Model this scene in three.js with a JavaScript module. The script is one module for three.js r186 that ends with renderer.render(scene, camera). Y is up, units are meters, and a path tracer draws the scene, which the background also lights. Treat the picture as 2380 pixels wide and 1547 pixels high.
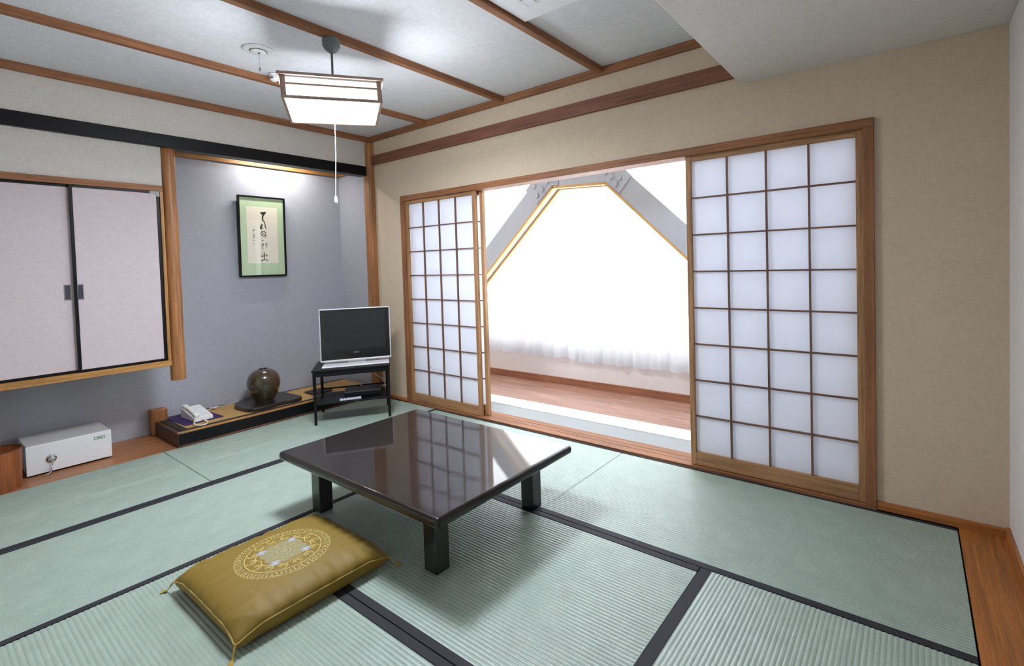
import * as THREE from 'three';
import { RoundedBoxGeometry } from 'three/addons/geometries/RoundedBoxGeometry.js';
import { mergeGeometries } from 'three/addons/utils/BufferGeometryUtils.js';
import { RectAreaLightUniformsLib } from 'three/addons/lights/RectAreaLightUniformsLib.js';

// ---------------------------------------------------------------- camera, sky, exposure
RectAreaLightUniformsLib.init();
const scene = new THREE.Scene();
const W = 2380, H = 1547;
const camera = new THREE.PerspectiveCamera(68.54, W / H, 0.05, 60);
{
  const r = new THREE.Vector3(0.8075596, -0.02793484, -0.58912404), u = new THREE.Vector3(0.00529037, 0.99918059, -0.04012679), f = new THREE.Vector3(-0.58976224, -0.02928809, -0.80704567);
  camera.position.set(4.10014, 1.19564, 2.71324);
  camera.quaternion.setFromRotationMatrix(new THREE.Matrix4().makeBasis(r, u, f.negate()));
  camera.setViewOffset(W, H, -103.35, 127.02, W, H);
  camera.updateMatrixWorld();
}
scene.add(camera);
scene.background = new THREE.Color(0.93, 0.965, 1.0);   // even overcast sky
scene.backgroundIntensity = 13;
const renderer = new THREE.WebGLRenderer({ antialias: true });
renderer.toneMapping = THREE.LinearToneMapping;
renderer.toneMappingExposure = 1.25;
renderer.shadowMap.enabled = true;

// ---------------------------------------------------------------- helpers
let seed = 7;
const rnd = () => { seed = (seed * 1664525 + 1013904223) >>> 0; return seed / 4294967296; };
const taken = new Map();
const numbered = (n) => { const k = taken.get(n) || 0; taken.set(n, k + 1); return k ? n + '_' + String(k).padStart(3, '0') : n; };

function valueNoise(w, h, cx, cy, s) {              // tiling value noise
  const g = new Float32Array(cx * cy); let q = s >>> 0;
  for (let i = 0; i < g.length; i++) { q = (q * 1664525 + 1013904223) >>> 0; g[i] = q / 4294967296; }
  const out = new Float32Array(w * h);
  for (let y = 0; y < h; y++) for (let x = 0; x < w; x++) {
    const fx = x / w * cx, fy = y / h * cy, x0 = Math.floor(fx), y0 = Math.floor(fy); let tx = fx - x0, ty = fy - y0;
    tx = tx * tx * (3 - 2 * tx); ty = ty * ty * (3 - 2 * ty);
    const a = g[(y0 % cy) * cx + x0 % cx], b = g[(y0 % cy) * cx + (x0 + 1) % cx], c = g[((y0 + 1) % cy) * cx + x0 % cx], d = g[((y0 + 1) % cy) * cx + (x0 + 1) % cx];
    out[y * w + x] = (a + (b - a) * tx) * (1 - ty) + (c + (d - c) * tx) * ty;
  }
  return out;
}
function dataTex(w, h, fn, srgb = true) {
  const d = new Uint8Array(w * h * 4);
  for (let i = 0; i < w * h; i++) { const c = fn(i, i % w, Math.floor(i / w)); for (let k = 0; k < 3; k++) d[i * 4 + k] = Math.max(0, Math.min(255, Math.round((Array.isArray(c) ? c[k] : c) * 255))); d[i * 4 + 3] = 255; }
  const t = new THREE.DataTexture(d, w, h);
  t.wrapS = t.wrapT = THREE.RepeatWrapping; t.magFilter = THREE.LinearFilter; t.minFilter = THREE.LinearMipmapLinearFilter; t.generateMipmaps = true;
  if (srgb) t.colorSpace = THREE.SRGBColorSpace;
  t.needsUpdate = true; return t;
}
function sized(t, mx, my) { const c = t.clone(); c.repeat.set(1 / mx, 1 / my); c.needsUpdate = true; return c; }

// wood grain: u runs along the grain
const woodTex = (() => {
  const w = 512, h = 512, a = valueNoise(w, h, 3, 40, 11), b = valueNoise(w, h, 8, 128, 23), c = valueNoise(w, h, 40, 256, 37), d = valueNoise(w, h, 3, 6, 51);
  return dataTex(w, h, (i) => { const v = 0.80 + 0.16 * (a[i] - 0.5) + 0.14 * (b[i] - 0.5) + 0.12 * (c[i] - 0.5) + 0.14 * (d[i] - 0.5); return [v + 0.03, v, v - 0.03]; });
})();
const woodBump = (() => { const w = 512, h = 512, b = valueNoise(w, h, 8, 128, 23), c = valueNoise(w, h, 40, 256, 37); return dataTex(w, h, (i) => 0.5 * b[i] + 0.5 * c[i], false); })();
// wallpaper: woven threads with soft mottling
const clothTex = (() => {
  const w = 512, h = 512, a = valueNoise(w, h, 170, 24, 3), b = valueNoise(w, h, 24, 170, 5), c = valueNoise(w, h, 10, 10, 9), d = valueNoise(w, h, 256, 256, 15);
  return dataTex(w, h, (i) => 0.92 + 0.04 * (a[i] - 0.5) + 0.04 * (b[i] - 0.5) + 0.012 * (c[i] - 0.5) + 0.035 * (d[i] - 0.5));
})();
const clothBump = (() => { const w = 512, h = 512, a = valueNoise(w, h, 170, 24, 3), b = valueNoise(w, h, 24, 170, 5), d = valueNoise(w, h, 256, 256, 15); return dataTex(w, h, (i) => 0.35 * a[i] + 0.35 * b[i] + 0.3 * d[i], false); })();
// rush weave: v runs across the ribs; fine strands along u
const rushTex = (() => {
  const w = 512, h = 512, a = valueNoise(w, h, 256, 20, 61), b = valueNoise(w, h, 30, 220, 67), c = valueNoise(w, h, 6, 6, 71), d = valueNoise(w, h, 256, 256, 73);
  return dataTex(w, h, (i) => { const v = 0.86 + 0.07 * (a[i] - 0.5) + 0.05 * (b[i] - 0.5) + 0.05 * (c[i] - 0.5) + 0.08 * (d[i] - 0.5), y = 0.03 * (c[(i * 7) % (w * h)] - 0.5); return [v + y, v, v - y]; });
})();
const rushBump = (() => { const w = 512, h = 512, a = valueNoise(w, h, 256, 20, 61), d = valueNoise(w, h, 256, 256, 73); return dataTex(w, h, (i) => 0.6 * a[i] + 0.4 * d[i], false); })();
const lacquerTex = (() => { const w = 256, h = 256, a = valueNoise(w, h, 3, 30, 81), b = valueNoise(w, h, 10, 90, 83); return dataTex(w, h, (i) => 0.8 + 0.3 * (a[i] - 0.5) + 0.2 * (b[i] - 0.5)); })();

const std = (hex, roughness, o = {}) => new THREE.MeshStandardMaterial({ color: hex, roughness, ...o });
const wood = (hex, roughness = 0.5, mx = 0.9, my = 0.35) => new THREE.MeshPhysicalMaterial({ color: hex, roughness, map: sized(woodTex, mx, my), bumpMap: sized(woodBump, mx, my), bumpScale: 0.0004 });
const paperWall = (hex) => std(hex, 0.9, { map: sized(clothTex, 0.4, 0.4), bumpMap: sized(clothBump, 0.4, 0.4), bumpScale: 0.0006 });

const M = {
  beige: paperWall('#e1ceb4'),
  upper: paperWall('#e3dcd4'),
  slate: paperWall('#bdc0cb'),
  soffit: paperWall('#f3ebe6'),
  ceil: std('#f1f2f6', 0.92, { map: sized(clothTex, 0.7, 0.7) }),
  brown: wood('#ae7850', 0.62),
  brownDark: wood('#98644e', 0.6),
  amber: wood('#c48a58', 0.45),
  shoji: wood('#c69a6d', 0.5),
  muntin: wood('#8a6650', 0.5),
  honey: wood('#cf9a57', 0.45),
  plank: wood('#c48a5c', 0.4),
  rightPlank: wood('#cc8646', 0.38),
  veranda: wood('#c79478', 0.35),
  black: new THREE.MeshPhysicalMaterial({ color: '#0d0d10', roughness: 0.42, specularIntensity: 0.5 }),
  lacquer: new THREE.MeshPhysicalMaterial({ color: '#1c100e', roughness: 0.35, specularIntensity: 0.3, map: sized(lacquerTex, 0.7, 0.3), clearcoat: 0.82, clearcoatRoughness: 0.05 }),
  lacquerDark: new THREE.MeshPhysicalMaterial({ color: '#131212', roughness: 0.35, clearcoat: 0.6, clearcoatRoughness: 0.15 }),
  rush: new THREE.MeshPhysicalMaterial({ color: '#b6cbbd', roughness: 0.5, clearcoat: 0.6, clearcoatRoughness: 0.38, map: sized(rushTex, 0.3, 0.3), bumpMap: sized(rushBump, 0.3, 0.3), bumpScale: 0.0004 }),
  heri: std('#272931', 0.75, { map: sized(clothTex, 0.12, 0.12) }),
  paper: new THREE.MeshPhysicalMaterial({ color: '#eef0f8', roughness: 1, transmission: 0.4, thickness: 0, side: THREE.DoubleSide }),
  lace: new THREE.MeshPhysicalMaterial({ color: '#eceff3', roughness: 0.95, transmission: 0.55, thickness: 0, side: THREE.DoubleSide }),
  glass: new THREE.MeshPhysicalMaterial({ color: '#ffffff', roughness: 0, transmission: 1, thickness: 0, ior: 1.45 }),
  alu: std('#c9ccd0', 0.4, { metalness: 0.6 }),
  steel: std('#a7adb8', 0.5),
  steelEdge: std('#c79a58', 0.55),
  white: std('#ececec', 0.5),
  gap: std('#15120f', 0.9),
};

function boxUV(g, along = null) {                   // uv in metres; u along the longest side (or the given axis)
  g.computeBoundingBox(); const s = g.boundingBox.getSize(new THREE.Vector3()).toArray();
  const L = along ?? s.indexOf(Math.max(...s)), p = g.attributes.position, n = g.attributes.normal, uv = new Float32Array(p.count * 2), ox = rnd() * 3, oy = rnd() * 3;
  for (let i = 0; i < p.count; i++) {
    const P = [p.getX(i), p.getY(i), p.getZ(i)], N = [Math.abs(n.getX(i)), Math.abs(n.getY(i)), Math.abs(n.getZ(i))], k = N.indexOf(Math.max(...N));
    const ax = [0, 1, 2].filter((q) => q !== k), a = ax.includes(L) ? L : ax[0], b = ax.find((q) => q !== a);
    uv[i * 2] = P[a] + ox; uv[i * 2 + 1] = P[b] + P[k] * 0.37 + oy;
  }
  g.setAttribute('uv', new THREE.BufferAttribute(uv, 2)); return g;
}
// box between two corners in the parent's frame; r rounds the edges
function bx(x0, x1, y0, y1, z0, z1, r = 0, along = null) {
  const w = x1 - x0, h = y1 - y0, d = z1 - z0;
  const g = r ? new RoundedBoxGeometry(w, h, d, 2, Math.min(r, w / 2.01, h / 2.01, d / 2.01)) : new THREE.BoxGeometry(w, h, d);
  g.translate((x0 + x1) / 2, (y0 + y1) / 2, (z0 + z1) / 2);
  return boxUV(g, along);
}
function merged(list) { return list.length === 1 ? list[0] : mergeGeometries(list.map((g) => { const q = g.index ? g.toNonIndexed() : g; for (const k of Object.keys(q.attributes)) if (!['position', 'normal', 'uv'].includes(k)) q.deleteAttribute(k); return q; })); }
function part(name, geo, mat, parent) {
  const m = new THREE.Mesh(Array.isArray(geo) ? merged(geo) : geo, mat); m.name = name; m.castShadow = m.receiveShadow = true; parent.add(m); return m;
}
function thing(name, label, category, pos = [0, 0, 0], turn = 0, group) {
  const o = new THREE.Group(); o.name = numbered(name); o.position.set(...pos); o.rotation.y = turn; o.userData = { label, category }; if (group) o.userData.group = group; scene.add(o); return o;
}
function one(name, geo, mat, label, category, pos = [0, 0, 0], turn = 0) {
  const m = part(numbered(name), geo, mat, scene); m.position.set(...pos); m.rotation.y = turn; m.userData = { label, category }; return m;
}
function struct(name, label, category, geo, mat) {
  const m = geo ? part(name, geo, mat, scene) : new THREE.Group(); m.name = name; if (!geo) scene.add(m); m.userData = { kind: 'structure', label, category }; return m;
}
const V3 = (...a) => new THREE.Vector3(...a);
function tube(pts, r, seg = 48, rs = 8) { return new THREE.TubeGeometry(new THREE.CatmullRomCurve3(pts.map((p) => V3(...p))), seg, r, rs, false); }
function lathe(profile, seg = 48) { return new THREE.LatheGeometry(profile.map(([a, b]) => new THREE.Vector2(a, b)), seg); }
function canvasTex(w, h, draw) { const c = document.createElement('canvas'); c.width = w; c.height = h; draw(c.getContext('2d'), w, h); const t = new THREE.CanvasTexture(c); t.colorSpace = THREE.SRGBColorSpace; return t; }
function areaLight(parent, color, intensity, w, h, pos, target) {
  const l = new THREE.RectAreaLight(color, intensity, w, h); l.position.set(...pos); parent.add(l); parent.updateMatrixWorld(true);
  l.lookAt(parent.localToWorld(V3(...target))); return l;
}

// ---------------------------------------------------------------- the room
const XR = 4.42, ZF = 3.46, CE = 2.42, XT = 4.25;
// floor: base, tatami mats (rush surface with cloth borders), wooden boards
{
  const floor = struct('floor', 'floor of pale green tatami mats with dark cloth borders', 'floor');
  part('floor_base', bx(-0.67, XR + 0.12, -0.2, -0.032, -0.12, ZF + 0.12), M.gap, floor);
  const B = 0.031;
  function mat(x0, x1, z0, z1, axis, lo, hi, name) {
    const e = 0.0018; x0 += e; x1 -= e; z0 += e; z1 -= e;
    const a0 = axis === 'x' ? z0 : x0, a1 = axis === 'x' ? z1 : x1, l0 = axis === 'x' ? x0 : z0, l1 = axis === 'x' ? x1 : z1;
    const ribs = Math.round((a1 - a0) / 0.0155), n = ribs * 6, pos = [], nor = [], uv = [], idx = [], ou = rnd() * 5, ov = rnd() * 5;
    const put = (a, y, l) => pos.push(...(axis === 'x' ? [l, y, a] : [a, y, l]));
    for (let i = 0; i <= n; i++) {
      const t = i / n, a = a0 + (a1 - a0) * t, ph = (t * ribs) % 1, A = 0.0026, y = A * (Math.sqrt(Math.sin(Math.PI * ph)) - 1), dy = A * Math.PI * ribs / (a1 - a0) * Math.cos(Math.PI * ph) * 0.5 / Math.sqrt(Math.max(0.25, Math.sin(Math.PI * ph)));
      const na = -dy, ny = 1, k = Math.hypot(na, ny);
      for (const l of [l0, l1]) { put(a, y, l); nor.push(...(axis === 'x' ? [0, ny / k, na / k] : [na / k, ny / k, 0])); uv.push(l + ou, a + ov); }
    }
    for (let i = 0; i < n; i++) { const q = i * 2; if (axis === 'x') idx.push(q, q + 2, q + 1, q + 1, q + 2, q + 3); else idx.push(q, q + 1, q + 2, q + 1, q + 3, q + 2); }
    const g = new THREE.BufferGeometry();
    g.setAttribute('position', new THREE.Float32BufferAttribute(pos, 3)); g.setAttribute('normal', new THREE.Float32BufferAttribute(nor, 3)); g.setAttribute('uv', new THREE.Float32BufferAttribute(uv, 2)); g.setIndex(idx);
    const body = bx(x0, x1, -0.03, -0.004, z0, z1);
    const m = part('tatami_mat', [g, body], M.rush, floor);
    for (const [on, s] of [[lo, 0], [hi, 1]]) if (on) {
      const w = on === true ? B : on, c0 = s ? a1 - w : a0, c1 = s ? a1 : a0 + w;
      part('cloth_border', axis === 'x' ? bx(x0, x1, -0.02, 0.0012, c0, c1, 0.001) : bx(c0, c1, -0.02, 0.0012, z0, z1, 0.001), M.heri, m);
    }
  }
  mat(2.62, XT, 0.024, 0.892, 'x', 0.016, true); mat(0.855, 2.62, 0.024, 0.892, 'x', 0.016, true);
  mat(0, 0.855, 0.024, 1.66, 'z', false, true); mat(0, 0.855, 1.66, 3.44, 'z', false, true);
  mat(0.855, 1.69, 0.892, 2.60, 'z', true, true);
  mat(1.69, 3.425, 0.892, 1.756, 'x', true, true); mat(1.69, 3.425, 1.756, 2.60, 'x', true, true);
  mat(3.425, XT, 0.892, 2.60, 'z', 0.042, false);
  mat(0.855, 2.55, 2.60, 3.44, 'x', true, true); mat(2.55, XT, 2.60, 3.44, 'x', true, true);
  part('board', bx(XT + 0.004, XR, -0.03, 0.002, 0.0, ZF, 0.002, 2), M.rightPlank, floor);
  part('board', bx(-0.55, -0.004, -0.03, 0.0, 1.56, 2.52, 0.002, 2), M.plank, floor);
}
// ceiling: white boards between brown battens
{
  const c = struct('ceiling', 'white papered ceiling boards divided by brown wooden battens', 'ceiling');
  const bat = [0.825, 1.69, 2.52], edges = [-0.1, ...bat, 3.366];
  part('ceiling_slab', bx(-0.1, XR + 0.12, CE + 0.02, CE + 0.1, -0.12, ZF + 0.12), M.soffit, c);
  for (let i = 0; i < 4; i++) part('ceiling_board', bx(edges[i], edges[i + 1], CE, CE + 0.02, 0, ZF, 0, 2), M.ceil, c);
  for (const x of bat) part('batten', bx(x - 0.021, x + 0.021, 2.382, CE, 0.028, ZF, 0.004, 2), M.brown, c);
}
struct('ceiling_soffit', 'lowered white ceiling box along the right wall', 'soffit', bx(3.366, XR, 2.118, CE, 0, ZF, 0.003, 2), M.soffit);
// wall with the shoji opening
const FX0 = 0.438, FX1 = 3.957, FT = 1.83;
struct('wall_back', 'beige papered wall around the sliding paper screens', 'wall', [bx(-0.67, FX0 + 0.01, 0, CE, -0.12, 0), bx(FX1 - 0.01, XR + 0.12, 0, CE, -0.12, 0), bx(FX0 + 0.01, FX1 - 0.01, FT - 0.01, CE, -0.1, 0)], M.beige);
struct('wall_right', 'pale papered side wall with a wooden skirting', 'wall', bx(XR, XR + 0.12, 0, CE, 0, ZF + 0.12), M.soffit);
struct('wall_front', 'plain pale papered wall facing the paper screens', 'wall', bx(-0.1, XR, 0, CE, ZF, ZF + 0.12), M.soffit);
struct('wall_left', 'off-white wall band above the black alcove beam', 'wall', bx(-0.1, -0.008, 2.14, CE, -0.0, ZF), M.upper);
struct('wall_left_cabinet', 'off-white wall strip between black beam and hanging cupboard', 'wall', bx(-0.1, -0.03, 1.80, 2.075, 1.585, ZF), M.upper);
struct('wall_left_side', 'off-white wall left of the hanging cupboard', 'wall', bx(-0.67, -0.012, 0, 2.075, 2.52, ZF + 0.12), M.upper);
struct('wall_alcove', 'blue-grey papered back wall of the alcove', 'wall', [bx(-0.67, -0.55, -0.03, 2.3, -0.0, 2.53), bx(-0.55, -0.05, -0.03, 2.3, -0.11, 0.006)], M.slate);
struct('wall_alcove_side', 'hidden side wall between alcove top and cupboard', 'wall', bx(-0.6, -0.1, 1.80, 2.3, 1.60, 1.62), M.slate);
struct('ceiling_alcove', 'small wooden ceiling inside the alcove', 'ceiling', bx(-0.6, -0.09, 2.26, 2.3, 0, 1.60, 0, 2), M.honey);
// beams, posts, rails
struct('trim_1', 'brown wooden cornice strip above the paper screen wall', 'cornice', bx(-0.008, 3.366, 2.373, CE, 0, 0.03, 0.003, 0), M.brown);
struct('trim_2', 'brown wooden cornice strip above the black alcove beam', 'cornice', bx(-0.008, 0.024, 2.373, CE, 0.03, ZF, 0.003, 2), M.brown);
struct('trim_3', 'wide dark brown picture rail high on the beige wall', 'picture rail', bx(0.05, 3.366, 2.158, 2.243, 0, 0.026, 0.003, 0), M.brownDark);
struct('trim_4', 'long black lacquered beam across the alcove and cupboard', 'beam', bx(-0.1, 0.006, 2.062, 2.148, 0.05, ZF, 0.004, 2), M.black);
struct('trim_5', 'square brown corner post between alcove and paper screens', 'post', bx(-0.056, 0.05, 0, 2.373, -0.05, 0.054, 0.02, 1), M.amber);
{
  const prof = []; for (let i = 0; i <= 24; i++) { const y = 0.466 + (2.064 - 0.466) * i / 24; prof.push([0.0425 + 0.0012 * Math.sin(i * 0.9) + 0.0008 * Math.sin(i * 2.3) - 0.002 * (i / 24), y]); }
  const g = lathe([[0.0, 0.466], [0.036, 0.466], ...prof, [0, 2.064]], 40); g.translate(-0.045, 0, 1.543);
  const uv = g.attributes.uv, p = g.attributes.position; for (let i = 0; i < uv.count; i++) uv.setXY(i, p.getY(i), uv.getX(i) * 0.27);
  struct('trim_6', 'round honey-brown log post hanging beside the pink cupboard doors', 'post', g, M.amber);
  struct('trim_7', 'short brown stub post at the back corner of the alcove step', 'post', bx(-0.55, -0.47, 0, 0.19, 1.50, 1.60, 0.012, 1), M.amber);
}
struct('trim_8', 'light wooden moulding at the top of the alcove walls', 'moulding', [bx(-0.55, -0.527, 2.12, 2.165, 0.006, 1.60, 0.003, 2), bx(-0.53, -0.1, 2.12, 2.165, 0.006, 0.028, 0.003, 0)], M.honey);
struct('baseboard_back', 'low wooden skirting at the foot of the beige wall', 'skirting', [bx(FX1, XR, 0, 0.04, 0, 0.014, 0.003, 0), bx(0.05, FX0, 0, 0.032, 0, 0.014, 0.003, 0)], M.rightPlank);
struct('baseboard_right', 'low wooden skirting along the right wall', 'skirting', bx(XR - 0.013, XR, 0, 0.052, 0.014, ZF, 0.003, 2), M.rightPlank);
// frame round the screens: head, jambs, grooved sill
{
  const f = struct('trim_9', 'brown wooden frame around the sliding paper screens', 'door frame');
  part('head_rail', bx(FX0, FX1, 1.785, FT, -0.1, 0.018, 0.003, 0), M.brown, f);
  part('jamb', bx(FX0, FX0 + 0.044, 0.012, 1.786, -0.12, 0.018, 0.003, 1), M.brown, f);
  part('jamb', bx(FX1 - 0.044, FX1, 0.012, 1.786, -0.12, 0.018, 0.003, 1), M.brown, f);
  part('sill', [bx(FX0, FX1, -0.03, 0.0105, -0.15, 0.022, 0, 0), bx(FX0, FX1, 0.006, 0.012, 0.004, 0.022, 0.002, 0), bx(FX0, FX1, 0.006, 0.012, -0.05, -0.04, 0, 0), bx(FX0, FX1, 0.006, 0.012, -0.15, -0.085, 0, 0)], M.brown, f);
}
// sliding paper screens
function shojiPanel(name, label, x0, x1, zc) {
  const d = struct(name, label, 'paper screen'), y0 = 0.013, y1 = 1.79, st = 0.03, br = 0.075, tr = 0.034;
  d.position.set(x0, 0, zc);
  const w = x1 - x0, ix0 = st, ix1 = w - st, iy0 = y0 + br, iy1 = y1 - tr;
  part('stile', bx(0, st, y0, y1, -0.015, 0.015, 0.002, 1), M.shoji, d); part('stile', bx(w - st, w, y0, y1, -0.015, 0.015, 0.002, 1), M.shoji, d);
  part('bottom_rail', bx(ix0, ix1, y0, iy0, -0.014, 0.014, 0.002, 0), M.shoji, d); part('top_rail', bx(ix0, ix1, iy1, y1, -0.014, 0.014, 0.002, 0), M.shoji, d);
  const cw = (ix1 - ix0) / 4, ch = (iy1 - iy0) / 8, m = 0.0042;
  for (let i = 1; i < 4; i++) part('muntin', bx(ix0 + i * cw - m, ix0 + i * cw + m, iy0, iy1, -0.003, 0.011, 0, 1), M.muntin, d);
  for (let j = 1; j < 8; j++) part('muntin', bx(ix0, ix1, iy0 + j * ch - m, iy0 + j * ch + m, -0.003, 0.0095, 0, 0), M.muntin, d);
  const pg = new THREE.PlaneGeometry(cw, ch);
  for (let i = 0; i < 4; i++) for (let j = 0; j < 8; j++) { const p = part('paper_pane', pg, M.paper, d); p.position.set(ix0 + (i + 0.5) * cw, iy0 + (j + 0.5) * ch, -0.004); }
  return d;
}
shojiPanel('door_1', 'paper lattice screen beside the television corner', FX0 + 0.044, 1.345, -0.018);
shojiPanel('door_2', 'paper lattice screen beside the bare beige wall', 3.05, FX1 - 0.044, -0.018);
shojiPanel('door_3', 'second paper screen peeping out behind the one by the television', 0.515, 1.379, -0.068);

shojiPanel('door_4', 'second paper screen hidden behind the one by the bare beige wall', 3.051, FX1 - 0.045, -0.068);

// ---------------------------------------------------------------- veranda behind the screens
const VZ = -1.2;
{
  const f = struct('floor_veranda', 'reddish wooden veranda floor with a grey threshold board and a near-white strip', 'floor');
  part('floor_base', bx(-0.72, XR + 0.12, -0.15, -0.02, VZ - 0.1, -0.12), M.gap, f);
  part('threshold_board', bx(-0.6, XR, -0.02, 0.0, -0.372, -0.152, 0.002, 0), std('#9fa4a4', 0.6, { map: sized(clothTex, 0.3, 0.3) }), f);
  part('white_strip', bx(-0.6, XR, -0.02, 0.006, -0.555, -0.374, 0.003, 0), std('#f4f4f4', 0.35), f);  // near-white strip, slightly raised, running the length of the veranda floor
  const mats = ['#d3aa9b', '#cda293', '#d9b3a6', '#c99d8c'].map((c) => { const m = wood(c, 0.3, 0.8, 0.3); m.clearcoat = 0.8; m.clearcoatRoughness = 0.22; return m; });  // wood tones paled towards pink; the wash of flare is put into the colour
  for (let i = 0; i < 7; i++) { const z1 = -0.557 - i * 0.092, cuts = [-0.6, 0.3 + rnd() * 0.9, 1.8 + rnd() * 0.9, 3.1 + rnd() * 0.8, XR]; for (let k = 0; k < 4; k++) part('plank', bx(cuts[k] + 0.0008, cuts[k + 1] - 0.0008, -0.02, 0.0, z1 - 0.0908, z1, 0.0015, 0), mats[Math.floor(rnd() * 4)], f); }
  const wx0 = -0.45, wx1 = 4.2, wy0 = 0.6, wy1 = 2.22;
  struct('wall_veranda', 'pale low wall beneath the veranda window', 'wall', [bx(-0.72, XR + 0.12, -0.1, wy0, VZ - 0.12, VZ), bx(-0.72, XR + 0.12, wy1, 2.42, VZ - 0.12, VZ), bx(-0.72, wx0, wy0, wy1, VZ - 0.12, VZ), bx(wx1, XR + 0.12, wy0, wy1, VZ - 0.12, VZ)], M.soffit);
  struct('wall_veranda_left', 'pale end wall of the veranda beyond the alcove side', 'wall', bx(-0.72, -0.6, -0.1, 2.42, VZ, -0.12), M.soffit);
  struct('wall_veranda_right', 'pale end wall of the veranda behind the bare beige wall', 'wall', bx(XR, XR + 0.12, -0.1, 2.42, VZ, -0.12), M.soffit);
  struct('ceiling_veranda', 'white ceiling over the narrow veranda', 'ceiling', bx(-0.72, XR + 0.12, 2.34, 2.46, VZ - 0.12, -0.115), M.soffit);
  struct('baseboard_veranda', 'wooden skirting under the veranda window', 'skirting', bx(-0.6, XR, 0, 0.07, VZ, VZ + 0.014, 0.003, 0), wood('#b57a5c', 0.45));
  const win = struct('window_1', 'wide veranda window behind the lace curtains', 'window');
  part('window_frame', [bx(wx0, wx1, wy0, wy0 + 0.04, VZ - 0.1, VZ - 0.04), bx(wx0, wx1, wy1 - 0.04, wy1, VZ - 0.1, VZ - 0.04), bx(wx0, wx0 + 0.04, wy0, wy1, VZ - 0.1, VZ - 0.04), bx(wx1 - 0.04, wx1, wy0, wy1, VZ - 0.1, VZ - 0.04)], M.alu, win);
  const pw = (wx1 - wx0 - 0.08) / 3;
  for (let i = 0; i < 3; i++) { const p = part('glass_pane', new THREE.PlaneGeometry(pw - 0.02, wy1 - wy0 - 0.08), M.glass, win); p.position.set(wx0 + 0.04 + pw * (i + 0.5), (wy0 + wy1) / 2, VZ - 0.07); }
  for (let i = 1; i < 3; i++) part('window_bar', bx(wx0 + 0.04 + pw * i - 0.018, wx0 + 0.04 + pw * i + 0.018, wy0 + 0.04, wy1 - 0.04, VZ - 0.09, VZ - 0.05), M.alu, win);
}
// lace curtains: pleated sheets with a stitched hem
function curtain(label, x0, x1, yb, s) {
  const t = thing('lace_curtain', label, 'curtain', [0, 0, -1.1], 0, 'white lace curtains on the veranda window');
  const nx = 360, ny = 14, w = x1 - x0, top = 2.296, pos = [], uv = [], idx = [];
  const fold = (x, k) => (0.022 * Math.sin(x * 42 + s + 1.6 * Math.sin(x * 5.1 + s)) + 0.010 * Math.sin(x * 77 + s * 3) + 0.006 * Math.sin(x * 19 + 2 * s)) * (0.65 + 0.55 * k);
  for (let j = 0; j <= ny; j++) for (let i = 0; i <= nx; i++) { const x = x0 + w * i / nx, k = 1 - j / ny, y = yb + (top - yb) * j / ny + 0.006 * Math.sin(x * 23 + s) * k; pos.push(x, y, fold(x, k)); uv.push(x, y); }
  for (let j = 0; j < ny; j++) for (let i = 0; i < nx; i++) { const a = j * (nx + 1) + i, b = a + nx + 1; idx.push(a, a + 1, b, a + 1, b + 1, b); }
  const g = new THREE.BufferGeometry(); g.setAttribute('position', new THREE.Float32BufferAttribute(pos, 3)); g.setAttribute('uv', new THREE.Float32BufferAttribute(uv, 2)); g.setIndex(idx); g.computeVertexNormals();
  part('lace_sheet', g, M.lace, t);
  const hp = [], hi = [];
  for (let j = 0; j <= 1; j++) for (let i = 0; i <= nx; i++) { const x = x0 + w * i / nx; hp.push(x, yb + 0.07 * j + 0.006 * Math.sin(x * 23 + s), fold(x, 1) + 0.004); }
  for (let i = 0; i < nx; i++) hi.push(i, i + 1, i + nx + 1, i + 1, i + nx + 2, i + nx + 1);
  const h = new THREE.BufferGeometry(); h.setAttribute('position', new THREE.Float32BufferAttribute(hp, 3)); h.setAttribute('uv', new THREE.Float32BufferAttribute(hp.filter((_, i) => i % 3 < 2), 2)); h.setIndex(hi); h.computeVertexNormals();
  part('hem', h, M.lace, t);
}
curtain('white lace curtain with the higher hem, towards the television corner', -0.5, 1.548, 0.292, 1.3);
curtain('white lace curtain with the lower hem, towards the bare beige wall', 1.55, 4.3, 0.275, 4.1);
{
  const t = thing('curtain_rail', 'white curtain rail along the top of the veranda window', 'curtain rail', [0, 0, -1.1]);
  part('rail', bx(-0.55, 4.35, 2.298, 2.318, -0.02, 0.02, 0.004, 0), M.white, t);
  for (const x of [-0.4, 1.2, 2.8, 4.2]) part('bracket', bx(x - 0.015, x + 0.015, 2.318, 2.34, -0.02, 0.02), M.white, t);
}
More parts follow.
